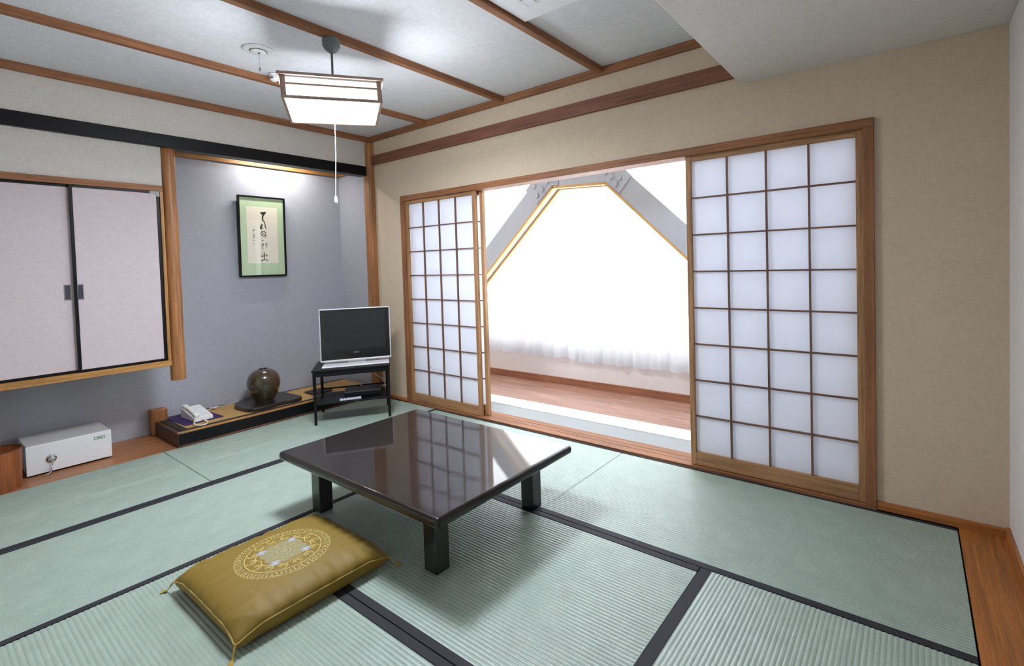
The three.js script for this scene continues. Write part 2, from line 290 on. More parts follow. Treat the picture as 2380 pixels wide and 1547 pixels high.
// steel brace in front of the curtains
{
  const t = thing('steel_brace', 'grey bolted steel brace standing before the lace curtains', 'brace', [0, 0, -0.9]);
  const ex = (pts, z0, z1) => { const s = new THREE.Shape(pts.map((p) => new THREE.Vector2(...p))); const g = new THREE.ExtrudeGeometry(s, { depth: z1 - z0, bevelEnabled: false }); g.translate(0, 0, z0); return boxUV(g); };
  const D = -0.15;
  const beam = (name, A, B, w) => {                 // A, B: inner lower edge; w: width of the face, measured square to it
    const d = [B[0] - A[0], B[1] - A[1]], l = Math.hypot(...d); let n = [-d[1] / l, d[0] / l]; if (n[1] < 0) n = [-n[0], -n[1]];
    const o = (p, k) => [p[0] + n[0] * k, p[1] + n[1] * k];
    const m = part(name, [ex([A, B, o(B, w), o(A, w)], -0.012, 0), ex([A, B, o(B, 0.012), o(A, 0.012)], D, -0.012), ex([o(A, w - 0.012), o(B, w - 0.012), o(B, w), o(A, w)], D, -0.012)], M.steel, t);
    part('edge_strip', ex([o(A, -0.02), o(B, -0.02), o(B, 0.0), o(A, 0.0)], -0.045, 0.003), M.steelEdge, m);
    part('edge_strip', ex([o(A, -0.02), o(B, -0.02), o(B, 0.0), o(A, 0.0)], D, D + 0.04), M.steelEdge, m);
  };
  const K = (x, y) => [4.1 - (4.1 - x) * 0.9783, 1.196 + (y - 1.196) * 0.9783];
  beam('diagonal', K(-0.42, 0.30), K(1.385, 1.925), 0.185);
  beam('diagonal', K(1.958, 1.89), K(3.65, 0.31), 0.18);
  beam('top_beam', K(1.385, 1.92), K(1.958, 1.892), 0.34);
  const gus = (pts, bolts) => { const m = part('gusset_plate', ex(pts.map((p) => K(...p)), 0, 0.012), M.steel, t); for (const p of bolts) { const [x, y] = K(...p), g = new THREE.CylinderGeometry(0.026, 0.026, 0.02, 6); g.rotateX(Math.PI / 2); g.translate(x, y, 0.019); part('bolt', g, M.steel, m); } };
  gus([[1.385, 1.928], [1.20, 1.77], [1.07, 1.915], [1.26, 2.10], [1.30, 2.25], [1.46, 2.25], [1.455, 1.925]], [[1.27, 1.90], [1.21, 1.85], [1.18, 1.94], [1.33, 1.97], [1.40, 1.99]]);
  gus([[1.90, 1.898], [1.96, 1.893], [2.09, 1.78], [2.21, 1.915], [2.02, 2.10], [1.99, 2.22], [1.87, 2.22]], [[2.06, 1.86], [2.10, 1.91], [2.02, 1.93], [1.96, 1.97], [2.06, 1.99]]);
  for (const x of [-0.38, 3.66]) { part('foot_plate', bx(x - 0.18, x + 0.18, 0.0, 0.04, D - 0.02, 0.02), M.steel, t); part('foot_stub', bx(x - 0.1, x + 0.1, 0.04, 0.42, D, 0), M.steel, t); }
}

// ---------------------------------------------------------------- alcove step and hanging cupboard
{
  const t = thing('alcove_step', 'low alcove step with black front board and tan woven top', 'alcove step');
  part('carcass', bx(-0.549, -0.015, 0.0, 0.094, 0.055, 1.55, 0, 2), wood('#4a2f20', 0.5), t);
  part('front_board', bx(-0.016, 0.0, 0.012, 0.09, 0.055, 1.575, 0.003, 2), M.black, t);
  part('front_edge', bx(-0.034, -0.001, 0.09, 0.1, 0.055, 1.575, 0.003, 2), M.honey, t);
  part('foot_strip', bx(-0.02, -0.003, 0.0, 0.012, 0.055, 1.575, 0, 2), wood('#8a5a4a', 0.5), t);
  part('end_board', bx(-0.545, -0.001, 0.0, 0.098, 1.55, 1.578, 0.003, 0), wood('#5d3d28', 0.5), t);
  part('woven_top', bx(-0.525, -0.075, 0.092, 0.1, 0.055, 1.50, 0.001, 2), std('#d9ae6b', 0.75, { map: sized(rushTex, 0.25, 0.25), bumpMap: sized(rushBump, 0.25, 0.25), bumpScale: 0.0006 }), t);
  part('dark_border', [bx(-0.075, -0.034, 0.092, 0.101, 0.055, 1.55, 0.001, 2), bx(-0.549, -0.525, 0.092, 0.101, 0.055, 1.55, 0.001, 2), bx(-0.525, -0.075, 0.092, 0.1005, 1.5, 1.55, 0.001, 0)], std('#2f2620', 0.7, { map: sized(clothTex, 0.12, 0.12) }), t);
}
{
  const t = thing('hanging_cupboard', 'hanging wall cupboard with pink sliding doors edged in black', 'cupboard', [0, 0.575, 1.6]);
  part('carcass', [bx(-0.549, -0.06, 0.0, 0.02, 0, 0.9), bx(-0.549, -0.06, 1.2, 1.22, 0, 0.9), bx(-0.549, -0.06, 0.02, 1.2, 0, 0.02), bx(-0.549, -0.06, 0.02, 1.2, 0.885, 0.9), bx(-0.549, -0.53, 0.02, 1.2, 0.02, 0.885)], M.plank, t);
  part('top_rail', bx(-0.06, -0.008, 1.185, 1.224, -0.012, 0.91, 0.002, 2), M.brown, t);
  part('bottom_rail', bx(-0.06, -0.002, 0.0, 0.037, -0.012, 0.91, 0.002, 2), M.honey, t);
  part('side_stile', bx(-0.06, -0.008, 0.037, 1.185, -0.012, 0.006, 0.002, 1), M.honey, t);
  const pink = std('#dccdd0', 0.7, { map: sized(clothTex, 0.3, 0.3) });
  const door = (z0, z1, x, hz) => {
    const d = part('door', bx(x - 0.012, x - 0.004, 0.04, 1.183, z0 + 0.005, z1 - 0.005), pink, t), f = 0.016;
    for (const [a, b] of [[z0, z0 + f], [z1 - f, z1]]) part('door_frame', bx(x - 0.014, x, 0.038, 1.185, a, b, 0.002, 1), M.black, d);
    for (const [a, b] of [[0.038, 0.038 + f], [1.185 - f, 1.185]]) part('door_frame', bx(x - 0.014, x - 0.0005, a, b, z0 + f, z1 - f, 0.002, 2), M.black, d);
    const h = part('recessed_pull', [bx(x - 0.005, x - 0.002, 0.485, 0.578, hz - 0.012, hz + 0.012, 0.001), ], std('#4a4a4e', 0.4, { metalness: 0.6 }), d);
    part('pull_rim', [bx(x - 0.004, x, 0.485, 0.49, hz - 0.014, hz + 0.014), bx(x - 0.004, x, 0.573, 0.578, hz - 0.014, hz + 0.014), bx(x - 0.004, x, 0.485, 0.578, hz + 0.011, hz + 0.014), bx(x - 0.004, x, 0.485, 0.578, hz - 0.014, hz - 0.011)], std('#8c8c92', 0.35, { metalness: 0.7 }), d);
    return d;
  };
  const right = door(0.008, 0.448, -0.014, 0.42), left = door(0.428, 0.885, -0.034, 0.473);
  part('corner_fitting', [bx(-0.015, -0.0125, 1.150, 1.186, 0.007, 0.024), bx(-0.015, -0.0125, 1.168, 1.186, 0.024, 0.058)], std('#9b9fa4', 0.5), right);
}

// ---------------------------------------------------------------- low table
{
  const t = thing('low_table', 'dark lacquered low rectangular table with four block legs', 'table', [2.135, 0, 1.175]);
  const top = new RoundedBoxGeometry(1.2, 0.042, 0.85, 5, 0.017); top.translate(0, 0.279, 0); boxUV(top, 0);
  part('tabletop', top, M.lacquer, t);
  part('underframe', [bx(-0.52, 0.52, 0.236, 0.262, 0.30, 0.33, 0.003), bx(-0.52, 0.52, 0.236, 0.262, -0.33, -0.30, 0.003), bx(-0.46, -0.43, 0.236, 0.262, -0.3, 0.3, 0.003), bx(0.43, 0.46, 0.236, 0.262, -0.3, 0.3, 0.003)], M.lacquerDark, t);
  for (const sx of [-1, 1]) for (const sz of [-1, 1]) { const l = part('leg', bx(-0.038, 0.038, 0, 0.262, -0.034, 0.034, 0.006, 1), M.lacquerDark, t); l.position.set(sx * 0.432, 0, sz * 0.297); }
}

// ---------------------------------------------------------------- floor cushion
{
  const t = thing('floor_cushion', 'ochre square floor cushion with embroidered round medallion', 'cushion', [2.113, 0, 1.845]);
  const S = 0.275, N = 96, fab = canvasTex(1024, 1024, (g, w) => {
    g.fillStyle = '#866c1f'; g.fillRect(0, 0, w, w);
    let q = 5; const R = () => { q = (q * 1664525 + 1013904223) >>> 0; return q / 4294967296; };
    for (let i = 0; i < 26000; i++) { const a = R() * w, b = R() * w; g.fillStyle = R() > 0.5 ? 'rgba(190,165,70,0.10)' : 'rgba(95,75,15,0.10)'; g.fillRect(a, b, 1 + R() * 9, 1.2); }
    const c = w / 2; g.lineCap = 'round';
    const ring = (r, n, amp, col, lw) => { g.strokeStyle = col; g.lineWidth = lw; g.beginPath(); for (let i = 0; i <= 720; i++) { const a = i / 720 * Math.PI * 2, k = r + amp * Math.abs(Math.sin(a * n / 2)); g.lineTo(c + k * Math.cos(a), c + k * Math.sin(a)); } g.stroke(); };
    for (let i = 0; i < 64; i++) { const a = i / 64 * Math.PI * 2; for (let k = 0; k < 5; k++) { const r = 262 + k * 8 + (i % 2) * 5, b = a + (R() - 0.5) * 0.06; g.fillStyle = k % 2 ? '#c9b878' : '#b0a472'; g.beginPath(); g.arc(c + r * Math.cos(b), c + r * Math.sin(b), 3.2 + R() * 2.5, 0, 7); g.fill(); } }
    ring(296, 56, 12, '#c8b66e', 4); ring(244, 1, 0, '#d3bf6a', 6); ring(252, 1, 0, '#8d7423', 3);
    for (let i = 0; i < 14; i++) { const a = i / 14 * Math.PI * 2, x = c + 205 * Math.cos(a), y = c + 205 * Math.sin(a); g.strokeStyle = '#d0bd6c'; g.lineWidth = 5; g.beginPath(); g.arc(x, y, 28, a, a + 4.6); g.stroke(); g.beginPath(); g.arc(x, y, 14, a + 1, a + 5.2); g.stroke(); g.strokeStyle = '#c79a55'; g.lineWidth = 3; g.beginPath(); g.arc(x, y, 21, a + 2, a + 4); g.stroke(); }
    ring(150, 8, 26, '#cfba66', 6);
    g.save(); g.globalAlpha = 0.75; g.fillStyle = '#9c9a78'; g.beginPath(); for (let i = 0; i <= 360; i++) { const a = i / 360 * Math.PI * 2, k = 128 + 24 * Math.abs(Math.sin(a * 4)); g.lineTo(c + k * Math.cos(a), c + k * Math.sin(a)); } g.fill(); g.restore();
    for (let i = 0; i < 4; i++) { const a = i / 4 * Math.PI * 2 + 0.78, x = c + 150 * Math.cos(a), y = c + 150 * Math.sin(a); for (let k = 0; k < 6; k++) { const b = k / 6 * Math.PI * 2; g.fillStyle = ['#a3a4ac', '#8fa3ac', '#b2a9b0'][k % 3]; g.beginPath(); g.ellipse(x + 19 * Math.cos(b), y + 19 * Math.sin(b), 17, 11, b, 0, 7); g.fill(); } g.fillStyle = '#c7c3b4'; g.beginPath(); g.arc(x, y, 9, 0, 7); g.fill(); }
    for (let k = 0; k < 4; k++) { g.strokeStyle = k % 2 ? '#7f7c52' : '#bdb590'; g.lineWidth = 4; g.beginPath(); g.ellipse(c, c, 18 + k * 17, 14 + k * 13, 0.3, 0, 7); g.stroke(); }
    for (let i = 0; i < 10; i++) { const a = i / 10 * Math.PI * 2; g.strokeStyle = '#b4ac86'; g.lineWidth = 4; g.beginPath(); g.moveTo(c + 74 * Math.cos(a), c + 60 * Math.sin(a)); g.quadraticCurveTo(c + 95 * Math.cos(a + 0.2), c + 95 * Math.sin(a + 0.2), c + 115 * Math.cos(a), c + 105 * Math.sin(a)); g.stroke(); }
  });
  fab.anisotropy = 8;
  const silk = new THREE.MeshPhysicalMaterial({ color: '#ffffff', map: fab, roughness: 0.62, sheen: 0.2, sheenRoughness: 0.5, sheenColor: new THREE.Color('#c9b060'), bumpMap: fab, bumpScale: 0.0014 });
  const seam = 0.056;
  const rim = (u, v) => { const k = 1 - 0.02 * (1 - v * v) * Math.abs(u) ** 3, k2 = 1 - 0.02 * (1 - u * u) * Math.abs(v) ** 3; return [u * k * S, v * k2 * S]; };
  const hgt = (u, v) => Math.pow(Math.max(0, (1 - u ** 6) * (1 - v ** 6)), 0.45) * (0.74 + 0.26 * (1 - u * u) * (1 - v * v));
  const wrk = (u, v) => { const e = Math.max(Math.abs(u), Math.abs(v)), k = Math.max(0, (e - 0.62) / 0.38), s = Math.abs(u) > Math.abs(v) ? v : u; return 0.0055 * k * (1 - k * 0.6) * (Math.sin(s * 21 + 1.3 * Math.sin(s * 7)) + 0.6 * Math.sin(s * 37 + 2)); };
  const pos = [], uv = [], idx = [];
  for (const side of [1, -1]) for (let j = 0; j <= N; j++) for (let i = 0; i <= N; i++) {
    const q = (k) => Math.sin((k / N * 2 - 1) * Math.PI / 2), u = q(i), v = q(j), [x, z] = rim(u, v), h = hgt(u, v);
    pos.push(x, side > 0 ? seam * (1 - 0.35 * Math.min(1, Math.max(0, Math.abs(u * v) - 0.7) / 0.3)) + 0.054 * h + wrk(u, v) * (h > 0.02 ? 1 : 0) : Math.max(0.0015, seam * (1 - 0.35 * Math.min(1, Math.max(0, Math.abs(u * v) - 0.7) / 0.3)) - 0.085 * Math.pow(h, 0.7)), z); uv.push((u + 1) / 2, (v + 1) / 2);
  }
  for (let s = 0; s < 2; s++) for (let j = 0; j < N; j++) for (let i = 0; i < N; i++) { const a = s * (N + 1) ** 2 + j * (N + 1) + i, b = a + N + 1; s ? idx.push(a, a + 1, b, a + 1, b + 1, b) : idx.push(a, b, a + 1, a + 1, b, b + 1); }
  const g = new THREE.BufferGeometry(); g.setAttribute('position', new THREE.Float32BufferAttribute(pos, 3)); g.setAttribute('uv', new THREE.Float32BufferAttribute(uv, 2)); g.setIndex(idx); g.computeVertexNormals();
  part('cushion_cover', g, silk, t);
  const gold = std('#b79a45', 0.6);
  const edge = []; for (let k = 0; k < 4; k++) for (let i = 0; i < 20; i++) { const s = i / 20 * 2 - 1, [u, v] = [[s, 1], [1, -s], [-s, -1], [-1, s]][k], [x, z] = rim(u, v); edge.push(V3(x, seam * (1 - 0.35 * Math.min(1, Math.max(0, Math.abs(u * v) - 0.7) / 0.3)) + 0.001, z)); }
  part('piping', new THREE.TubeGeometry(new THREE.CatmullRomCurve3(edge, true), 240, 0.0028, 6, true), gold, t);
  for (const [sx, sz] of [[-1, 1], [1, 1], [1, -1], [-1, -1]]) {
    const c = S * sx, d = S * sz, y0 = seam * 0.65, list = [tube([[c, y0, d], [c + sx * 0.006, y0 - 0.008, d + sz * 0.006], [c + sx * 0.012, y0 - 0.018, d + sz * 0.011]], 0.003, 10, 6)];
    for (let k = 0; k < 9; k++) { const a = (k / 8 - 0.5) * 0.7, dx = sx * 0.7071, dz = sz * 0.7071, ex = dx * Math.cos(a) - dz * Math.sin(a), ez = dx * Math.sin(a) + dz * Math.cos(a), px = c + sx * 0.011, pz = d + sz * 0.010; list.push(tube([[px, y0 - 0.016, pz], [px + ex * 0.010, 0.008, pz + ez * 0.010], [px + ex * 0.032, 0.0022, pz + ez * 0.032]], 0.0012, 8, 5)); }
    part('tassel', list, gold, t);
  }
}

// ---------------------------------------------------------------- television on its stand in the corner
{
  const ang = THREE.MathUtils.degToRad(55.57), t = thing('television_stand', 'black television stand with slim legs and open shelf', 'stand', [0.362, 0, 0.803], ang);
  const Wd = 0.54, D = 0.37;                         // local x runs along the front, local -z to the back
  for (const [x, z] of [[0.0, 0], [Wd, 0], [0.01, -D], [Wd - 0.01, -D]]) { const g = new THREE.CylinderGeometry(0.013, 0.0095, 0.40, 12); g.translate(x, 0.2, z); part('leg', g, M.black, t); }
  part('top_panel', bx(-0.018, Wd + 0.018, 0.405, 0.43, -D - 0.015, 0.015, 0.008), M.black, t);
  part('apron', bx(0.0, Wd, 0.372, 0.405, -0.012, 0.008, 0.003), M.black, t);
  part('shelf', bx(0.0, Wd, 0.150, 0.163, -D, 0.0, 0.003), M.black, t);
  part('shelf_rail', [bx(0, 0.012, 0.19, 0.202, -D, 0), bx(Wd - 0.012, Wd, 0.19, 0.202, -D, 0), bx(0, Wd, 0.19, 0.202, -D - 0.004, -D + 0.004)], M.black, t);

  const o = (x, y, z) => { const c = Math.cos(ang), s = Math.sin(ang); return [0.362 + x * c + z * s, y, 0.803 - x * s + z * c]; };
  const tv = thing('television', 'small flat television with silver frame and dark screen', 'television', o(0.302, 0.43, -0.13), ang);
  const silver = std('#cfd1d4', 0.35, { metalness: 0.3 });
  part('rear_casing', [bx(-0.262, 0.262, 0.035, 0.455, -0.045, -0.008, 0.012), bx(-0.2, 0.2, 0.08, 0.40, -0.085, -0.045, 0.02)], std('#3a3b3f', 0.5), tv);
  part('frame', [bx(-0.268, 0.268, 0.446, 0.456, -0.014, 0.012, 0.004), bx(-0.268, 0.268, 0.03, 0.044, -0.014, 0.012, 0.004), bx(-0.268, -0.259, 0.03, 0.456, -0.014, 0.012, 0.004), bx(0.259, 0.268, 0.03, 0.456, -0.014, 0.012, 0.004)], silver, tv);
  const bz = part('bezel', bx(-0.26, 0.26, 0.043, 0.447, -0.008, 0.006, 0.002), new THREE.MeshPhysicalMaterial({ color: '#141518', roughness: 0.25, clearcoat: 0.6, clearcoatRoughness: 0.1 }), tv);
  part('screen', bx(-0.228, 0.228, 0.122, 0.428, 0.0055, 0.0072), std('#1b1c1f', 0.45), bz);
  part('maker_badge', bx(-0.022, 0.022, 0.09, 0.1, 0.006, 0.0068, 0.0004), std('#6b6d72', 0.4, { metalness: 0.6 }), bz);
  part('stand_neck', bx(-0.07, 0.07, 0.008, 0.06, -0.04, -0.01, 0.006), silver, tv);
  part('stand_base', bx(-0.25, 0.25, 0.0, 0.013, -0.11, 0.12, 0.006), std('#dcdde0', 0.3), tv);

  const rec = thing('recorder_box', 'flat black recorder on the shelf under the television', 'recorder', o(0.34, 0.163, -0.18), ang);
  part('case', bx(-0.14, 0.14, 0.004, 0.05, -0.1, 0.1, 0.004), std('#26272b', 0.45), rec); part('front_panel', bx(-0.138, 0.138, 0.008, 0.046, 0.1, 0.103, 0.001), M.black, rec);
  for (const x of [-0.12, 0.12]) part('foot', bx(x - 0.012, x + 0.012, 0, 0.004, 0.07, 0.09), M.gap, rec);
  const rm = thing('remote_control', 'pale grey remote control lying at the front of the television shelf', 'remote', o(0.25, 0.163, -0.032), ang + 0.05);
  part('body', bx(-0.08, 0.08, 0, 0.016, -0.02, 0.02, 0.006), std('#b7b6c6', 0.5), rm); for (let i = 0; i < 5; i++) part('button', bx(-0.06 + i * 0.025, -0.047 + i * 0.025, 0.0155, 0.018, -0.007, 0.007, 0.001), std('#55565e', 0.6), rm);
  const cb = [[o(0.40, 0.40, -0.33), o(0.43, 0.30, -0.30), o(0.50, 0.25, -0.25), o(0.512, 0.168, -0.20)], [o(0.30, 0.40, -0.34), o(0.24, 0.31, -0.35), o(0.28, 0.24, -0.34), o(0.33, 0.215, -0.25)]];
  one('television_cable', tube(cb[0], 0.0028, 30, 6), M.white, 'white cable dropping behind the television shelf near the corner post', 'cable');
  one('television_cable', tube(cb[1], 0.0028, 30, 6), std('#d8d2c0', 0.6), 'cream cable curling down onto the black recorder', 'cable');
}

// ---------------------------------------------------------------- on the alcove step
{
  // vase on an irregular dark board
  const sh = new THREE.Shape(); [[-0.19, -0.14], [-0.10, -0.21], [0.10, -0.205], [0.205, -0.19], [0.215, -0.06], [0.19, 0.06], [0.215, 0.17], [0.17, 0.235], [0.0, 0.215], [-0.13, 0.22], [-0.2, 0.16], [-0.21, 0.0]].forEach(([x, y], i, a) => { const n = a[(i + 1) % a.length], m = [(x + n[0]) / 2, (y + n[1]) / 2]; i ? sh.quadraticCurveTo(x, y, ...m) : sh.moveTo((x + a[a.length - 1][0]) / 2, (y + a[a.length - 1][1]) / 2) || sh.quadraticCurveTo(x, y, ...m); });
  const bg = new THREE.ExtrudeGeometry(sh, { depth: 0.018, bevelEnabled: true, bevelThickness: 0.006, bevelSize: 0.006, bevelSegments: 2, curveSegments: 10 }); bg.rotateX(-Math.PI / 2); bg.translate(0, 0.006, 0); boxUV(bg, 2);
  one('display_board', bg, new THREE.MeshPhysicalMaterial({ color: '#2b231d', roughness: 0.4, map: sized(woodTex, 0.5, 0.2), clearcoat: 0.3, clearcoatRoughness: 0.3 }), 'dark irregular wooden display board under the round vase', 'display board', [-0.29, 0.1005, 0.895]);
  const v = thing('vase', 'round glazed dark olive-brown vase on the display board', 'vase', [-0.265, 0.1308, 0.905]);
  const glaze = (() => { const w = 256, h = 256, a = valueNoise(w, h, 6, 5, 91), b = valueNoise(w, h, 40, 40, 93); return dataTex(w, h, (i) => { const k = Math.max(0, Math.min(1, (a[i] - 0.3) * 2)), n = (b[i] - 0.5) * 0.05; return [0.22 + 0.10 * k + n, 0.20 + 0.045 * k + n, 0.14 + n]; }); })();
  const prof = [[0.0, 0.0], [0.062, 0.0], [0.068, 0.006], [0.088, 0.035], [0.108, 0.08], [0.119, 0.12], [0.122, 0.145], [0.119, 0.18], [0.107, 0.213], [0.085, 0.24], [0.058, 0.257], [0.038, 0.262], [0.031, 0.265], [0.027, 0.262], [0.026, 0.25], [0.06, 0.232], [0.1, 0.19], [0.105, 0.15], [0.08, 0.07], [0.0, 0.02]];
  const curve = new THREE.SplineCurve(prof.map((p) => new THREE.Vector2(...p))); 
  part('vase_body', new THREE.LatheGeometry(curve.getPoints(80).map((q) => new THREE.Vector2(Math.max(0, q.x), Math.max(0, q.y))), 64), new THREE.MeshPhysicalMaterial({ map: glaze, roughness: 0.22, clearcoat: 0.9, clearcoatRoughness: 0.06 }), v);
  const rim = new THREE.TorusGeometry(0.0305, 0.0035, 10, 40); rim.rotateX(Math.PI / 2); rim.translate(0, 0.2635, 0); part('rim', rim, M.black, v);
  // cloth, telephone, cord
  const cs = thing('purple_cloth', 'flat purple cloth under the white telephone', 'cloth', [-0.335, 0.1012, 1.372], 0.06);
  part('cloth_sheet', bx(-0.175, 0.175, 0, 0.003, -0.125, 0.125, 0.001), std('#3d2768', 0.85, { map: sized(clothTex, 0.15, 0.15) }), cs);
  const ph = thing('telephone', 'white corded telephone on the purple cloth', 'telephone', [-0.305, 0.1046, 1.385], 0.06);
  const pw = new THREE.Shape([[-0.115, 0.060], [-0.10, 0.066], [0.112, 0.018], [0.115, 0.0], [-0.115, 0.0]].map((p) => new THREE.Vector2(...p)));
  const pb = new THREE.ExtrudeGeometry(pw, { depth: 0.115, bevelEnabled: true, bevelSize: 0.004, bevelThickness: 0.004, bevelSegments: 3 }); pb.translate(0, 0.004, -0.075); pb.computeVertexNormals();
  part('phone_body', pb, M.white, ph);
  const kp = part('keypad_plate', bx(-0.08, 0.08, 0.0, 0.003, -0.033, 0.033, 0.001), std('#dfe3e8', 0.45), ph); kp.position.set(0.012, 0.0465, -0.035); kp.rotation.z = -0.2227;
  for (let a = 0; a < 4; a++) for (let b = 0; b < 3; b++) part('key', bx(-0.04 + a * 0.022, -0.028 + a * 0.022, 0.003, 0.006, -0.026 + b * 0.018, -0.015 + b * 0.018, 0.001), std('#f6f6f6', 0.5), kp);
  const hg = merged([bx(-0.10, 0.10, 0.014, 0.03, 0.010, 0.036, 0.008), bx(-0.112, -0.066, 0.0, 0.028, 0.006, 0.04, 0.01), bx(0.066, 0.112, 0.0, 0.028, 0.006, 0.04, 0.01)]); hg.rotateZ(-0.2227);
  const hs = part('handset', hg, std('#f0efea', 0.45), ph); hs.position.set(0.004, 0.048, 0);
  const co = [], path = new THREE.CatmullRomCurve3([[0.108, -0.02, 0.03], [0.14, -0.036, 0.055], [0.20, -0.040, 0.075], [0.255, -0.042, 0.065], [0.265, -0.042, 0.03], [0.22, -0.042, 0.0], [0.14, -0.040, -0.01], [0.112, -0.036, -0.012]].map((p) => V3(...p)));
  for (let i = 0; i <= 420; i++) { const q = path.getPoint(i / 420), k = i * 0.75; co.push([q.x + 0.0034 * Math.cos(k), q.y + 0.0034 * Math.sin(k), q.z + 0.0034 * Math.cos(k + 1)]); }
  part('coiled_cord', tube(co, 0.0019, 1300, 5), std('#ece7d6', 0.5), hs);
  one('telephone_cable', tube([[-0.42, 0.115, 1.34], [-0.47, 0.106, 1.24], [-0.455, 0.118, 1.19], [-0.49, 0.106, 1.13], [-0.52, 0.106, 1.05], [-0.53, 0.110, 0.9], [-0.535, 0.106, 0.7]], 0.0024, 80, 6), M.white, 'thin white telephone cable running behind the round vase', 'cable');
  const tg = thing('cable_tag', 'small white and violet tag on the telephone cable', 'tag', [-0.47, 0.112, 1.205], 0.5); part('tag_body', bx(-0.02, 0.02, 0, 0.012, -0.014, 0.014, 0.002), M.white, tg); part('tag_face', bx(-0.016, 0.016, 0.012, 0.014, -0.01, 0.01, 0.001), std('#7a64b4', 0.6), tg);
  one('small_tray', (() => { const g = new RoundedBoxGeometry(0.16, 0.016, 0.18, 4, 0.007); g.translate(0, 0.008, 0); return boxUV(g, 2); })(), std('#2c211b', 0.45), 'small dark board on the alcove step beside the television stand', 'board', [-0.24, 0.1008, 0.46]);
}
// framed calligraphy
{
  const t = thing('framed_calligraphy', 'black framed calligraphy scroll with pale green mount', 'picture', [-0.538, 1.158, 0.754]);
  const w = 0.385, h = 0.70;
  const art = canvasTex(704, 1280, (g, X, Y) => {
    const rr = (s) => { let q = s; return () => { q = (q * 1664525 + 1013904223) >>> 0; return q / 4294967296; }; }, R = rr(9);
    g.fillStyle = '#c4dab4'; g.fillRect(0, 0, X, Y);
    for (let i = 0; i < 9000; i++) { g.fillStyle = R() > 0.5 ? 'rgba(215,232,200,0.16)' : 'rgba(140,175,120,0.14)'; g.fillRect(R() * X, R() * Y, 2 + R() * 3, 2 + R() * 14); }
    g.fillStyle = '#efe9d6'; g.fillRect(110, 150, 490, 930);
    for (let i = 0; i < 6000; i++) { g.fillStyle = R() > 0.5 ? 'rgba(250,245,230,0.25)' : 'rgba(215,200,170,0.2)'; g.fillRect(110 + R() * 480, 150 + R() * 920, 1 + R() * 6, 1 + R() * 3); }
    g.strokeStyle = g.fillStyle = '#1f211c'; g.lineCap = g.lineJoin = 'round';
    const stroke = (pts, w0, w1) => { for (let i = 0; i < pts.length - 1; i++) for (let k = 0; k < 24; k++) { const s = k / 24, q = (i + s) / (pts.length - 1); g.beginPath(); g.arc(pts[i][0] + (pts[i + 1][0] - pts[i][0]) * s, pts[i][1] + (pts[i + 1][1] - pts[i][1]) * s, (w0 + (w1 - w0) * q) / 2, 0, 7); g.fill(); } };
    g.beginPath(); g.moveTo(318, 245); g.quadraticCurveTo(370, 222, 420, 226); g.quadraticCurveTo(412, 262, 378, 290); g.quadraticCurveTo(352, 280, 318, 245); g.fill();
    stroke([[368, 280], [360, 330], [362, 362], [385, 392], [398, 440], [404, 490]], 26, 9); stroke([[396, 452], [402, 482], [412, 512]], 18, 10);
    g.beginPath(); g.moveTo(315, 508); g.quadraticCurveTo(312, 448, 352, 430); g.quadraticCurveTo(340, 470, 345, 510); g.closePath(); g.fill(); stroke([[352, 432], [356, 470], [352, 512], [318, 512]], 6, 9);
    g.lineWidth = 11; g.beginPath(); g.arc(368, 590, 40, 0.3, 6.1); g.stroke(); stroke([[340, 565], [398, 618]], 9, 6); stroke([[395, 565], [345, 620]], 8, 6); stroke([[400, 600], [404, 640], [380, 660]], 10, 5);
    stroke([[352, 700], [356, 712]], 17, 11); stroke([[332, 770], [362, 758], [352, 792], [330, 800]], 12, 7); stroke([[350, 806], [340, 830], [352, 846]], 9, 7); stroke([[416, 740], [412, 800], [408, 828]], 11, 6); stroke([[392, 752], [394, 790]], 6, 5);
    stroke([[366, 905], [370, 960], [366, 1030]], 15, 12); stroke([[316, 968], [424, 952]], 10, 12); stroke([[330, 935], [338, 985]], 7, 9); stroke([[405, 925], [398, 985]], 7, 8); stroke([[312, 1040], [366, 1024], [428, 1032]], 11, 13);
    stroke([[222, 530], [196, 560]], 14, 6); stroke([[205, 590], [222, 630], [205, 668]], 7, 9); stroke([[190, 700], [226, 702]], 6, 8); stroke([[212, 750], [208, 770]], 6, 4); stroke([[196, 640], [190, 652]], 6, 3);
  });
  part('backing', bx(0.0, 0.012, 0.008, h - 0.008, -w / 2 + 0.008, w / 2 - 0.008), M.gap, t);
  const pl = new THREE.PlaneGeometry(w - 0.024, h - 0.024); pl.rotateY(Math.PI / 2); pl.translate(0.0135, h / 2, 0);
  part('scroll_print', pl, new THREE.MeshStandardMaterial({ map: art, roughness: 0.8 }), t);
  for (const s of [-1, 1]) part('frame_side', bx(0, 0.026, 0, h, s > 0 ? w / 2 - 0.014 : -w / 2, s > 0 ? w / 2 : -w / 2 + 0.014, 0.002, 1), M.black, t);
  for (const [a, b] of [[0, 0.014], [h - 0.014, h]]) part('frame_rail', bx(0, 0.026, a, b, -w / 2 + 0.014, w / 2 - 0.014, 0.002, 2), M.black, t);
  const gl = new THREE.PlaneGeometry(w - 0.026, h - 0.026); gl.rotateY(Math.PI / 2); gl.translate(0.019, h / 2, 0); part('glass', gl, M.glass, t);
  t.rotation.z = -0.02;
}
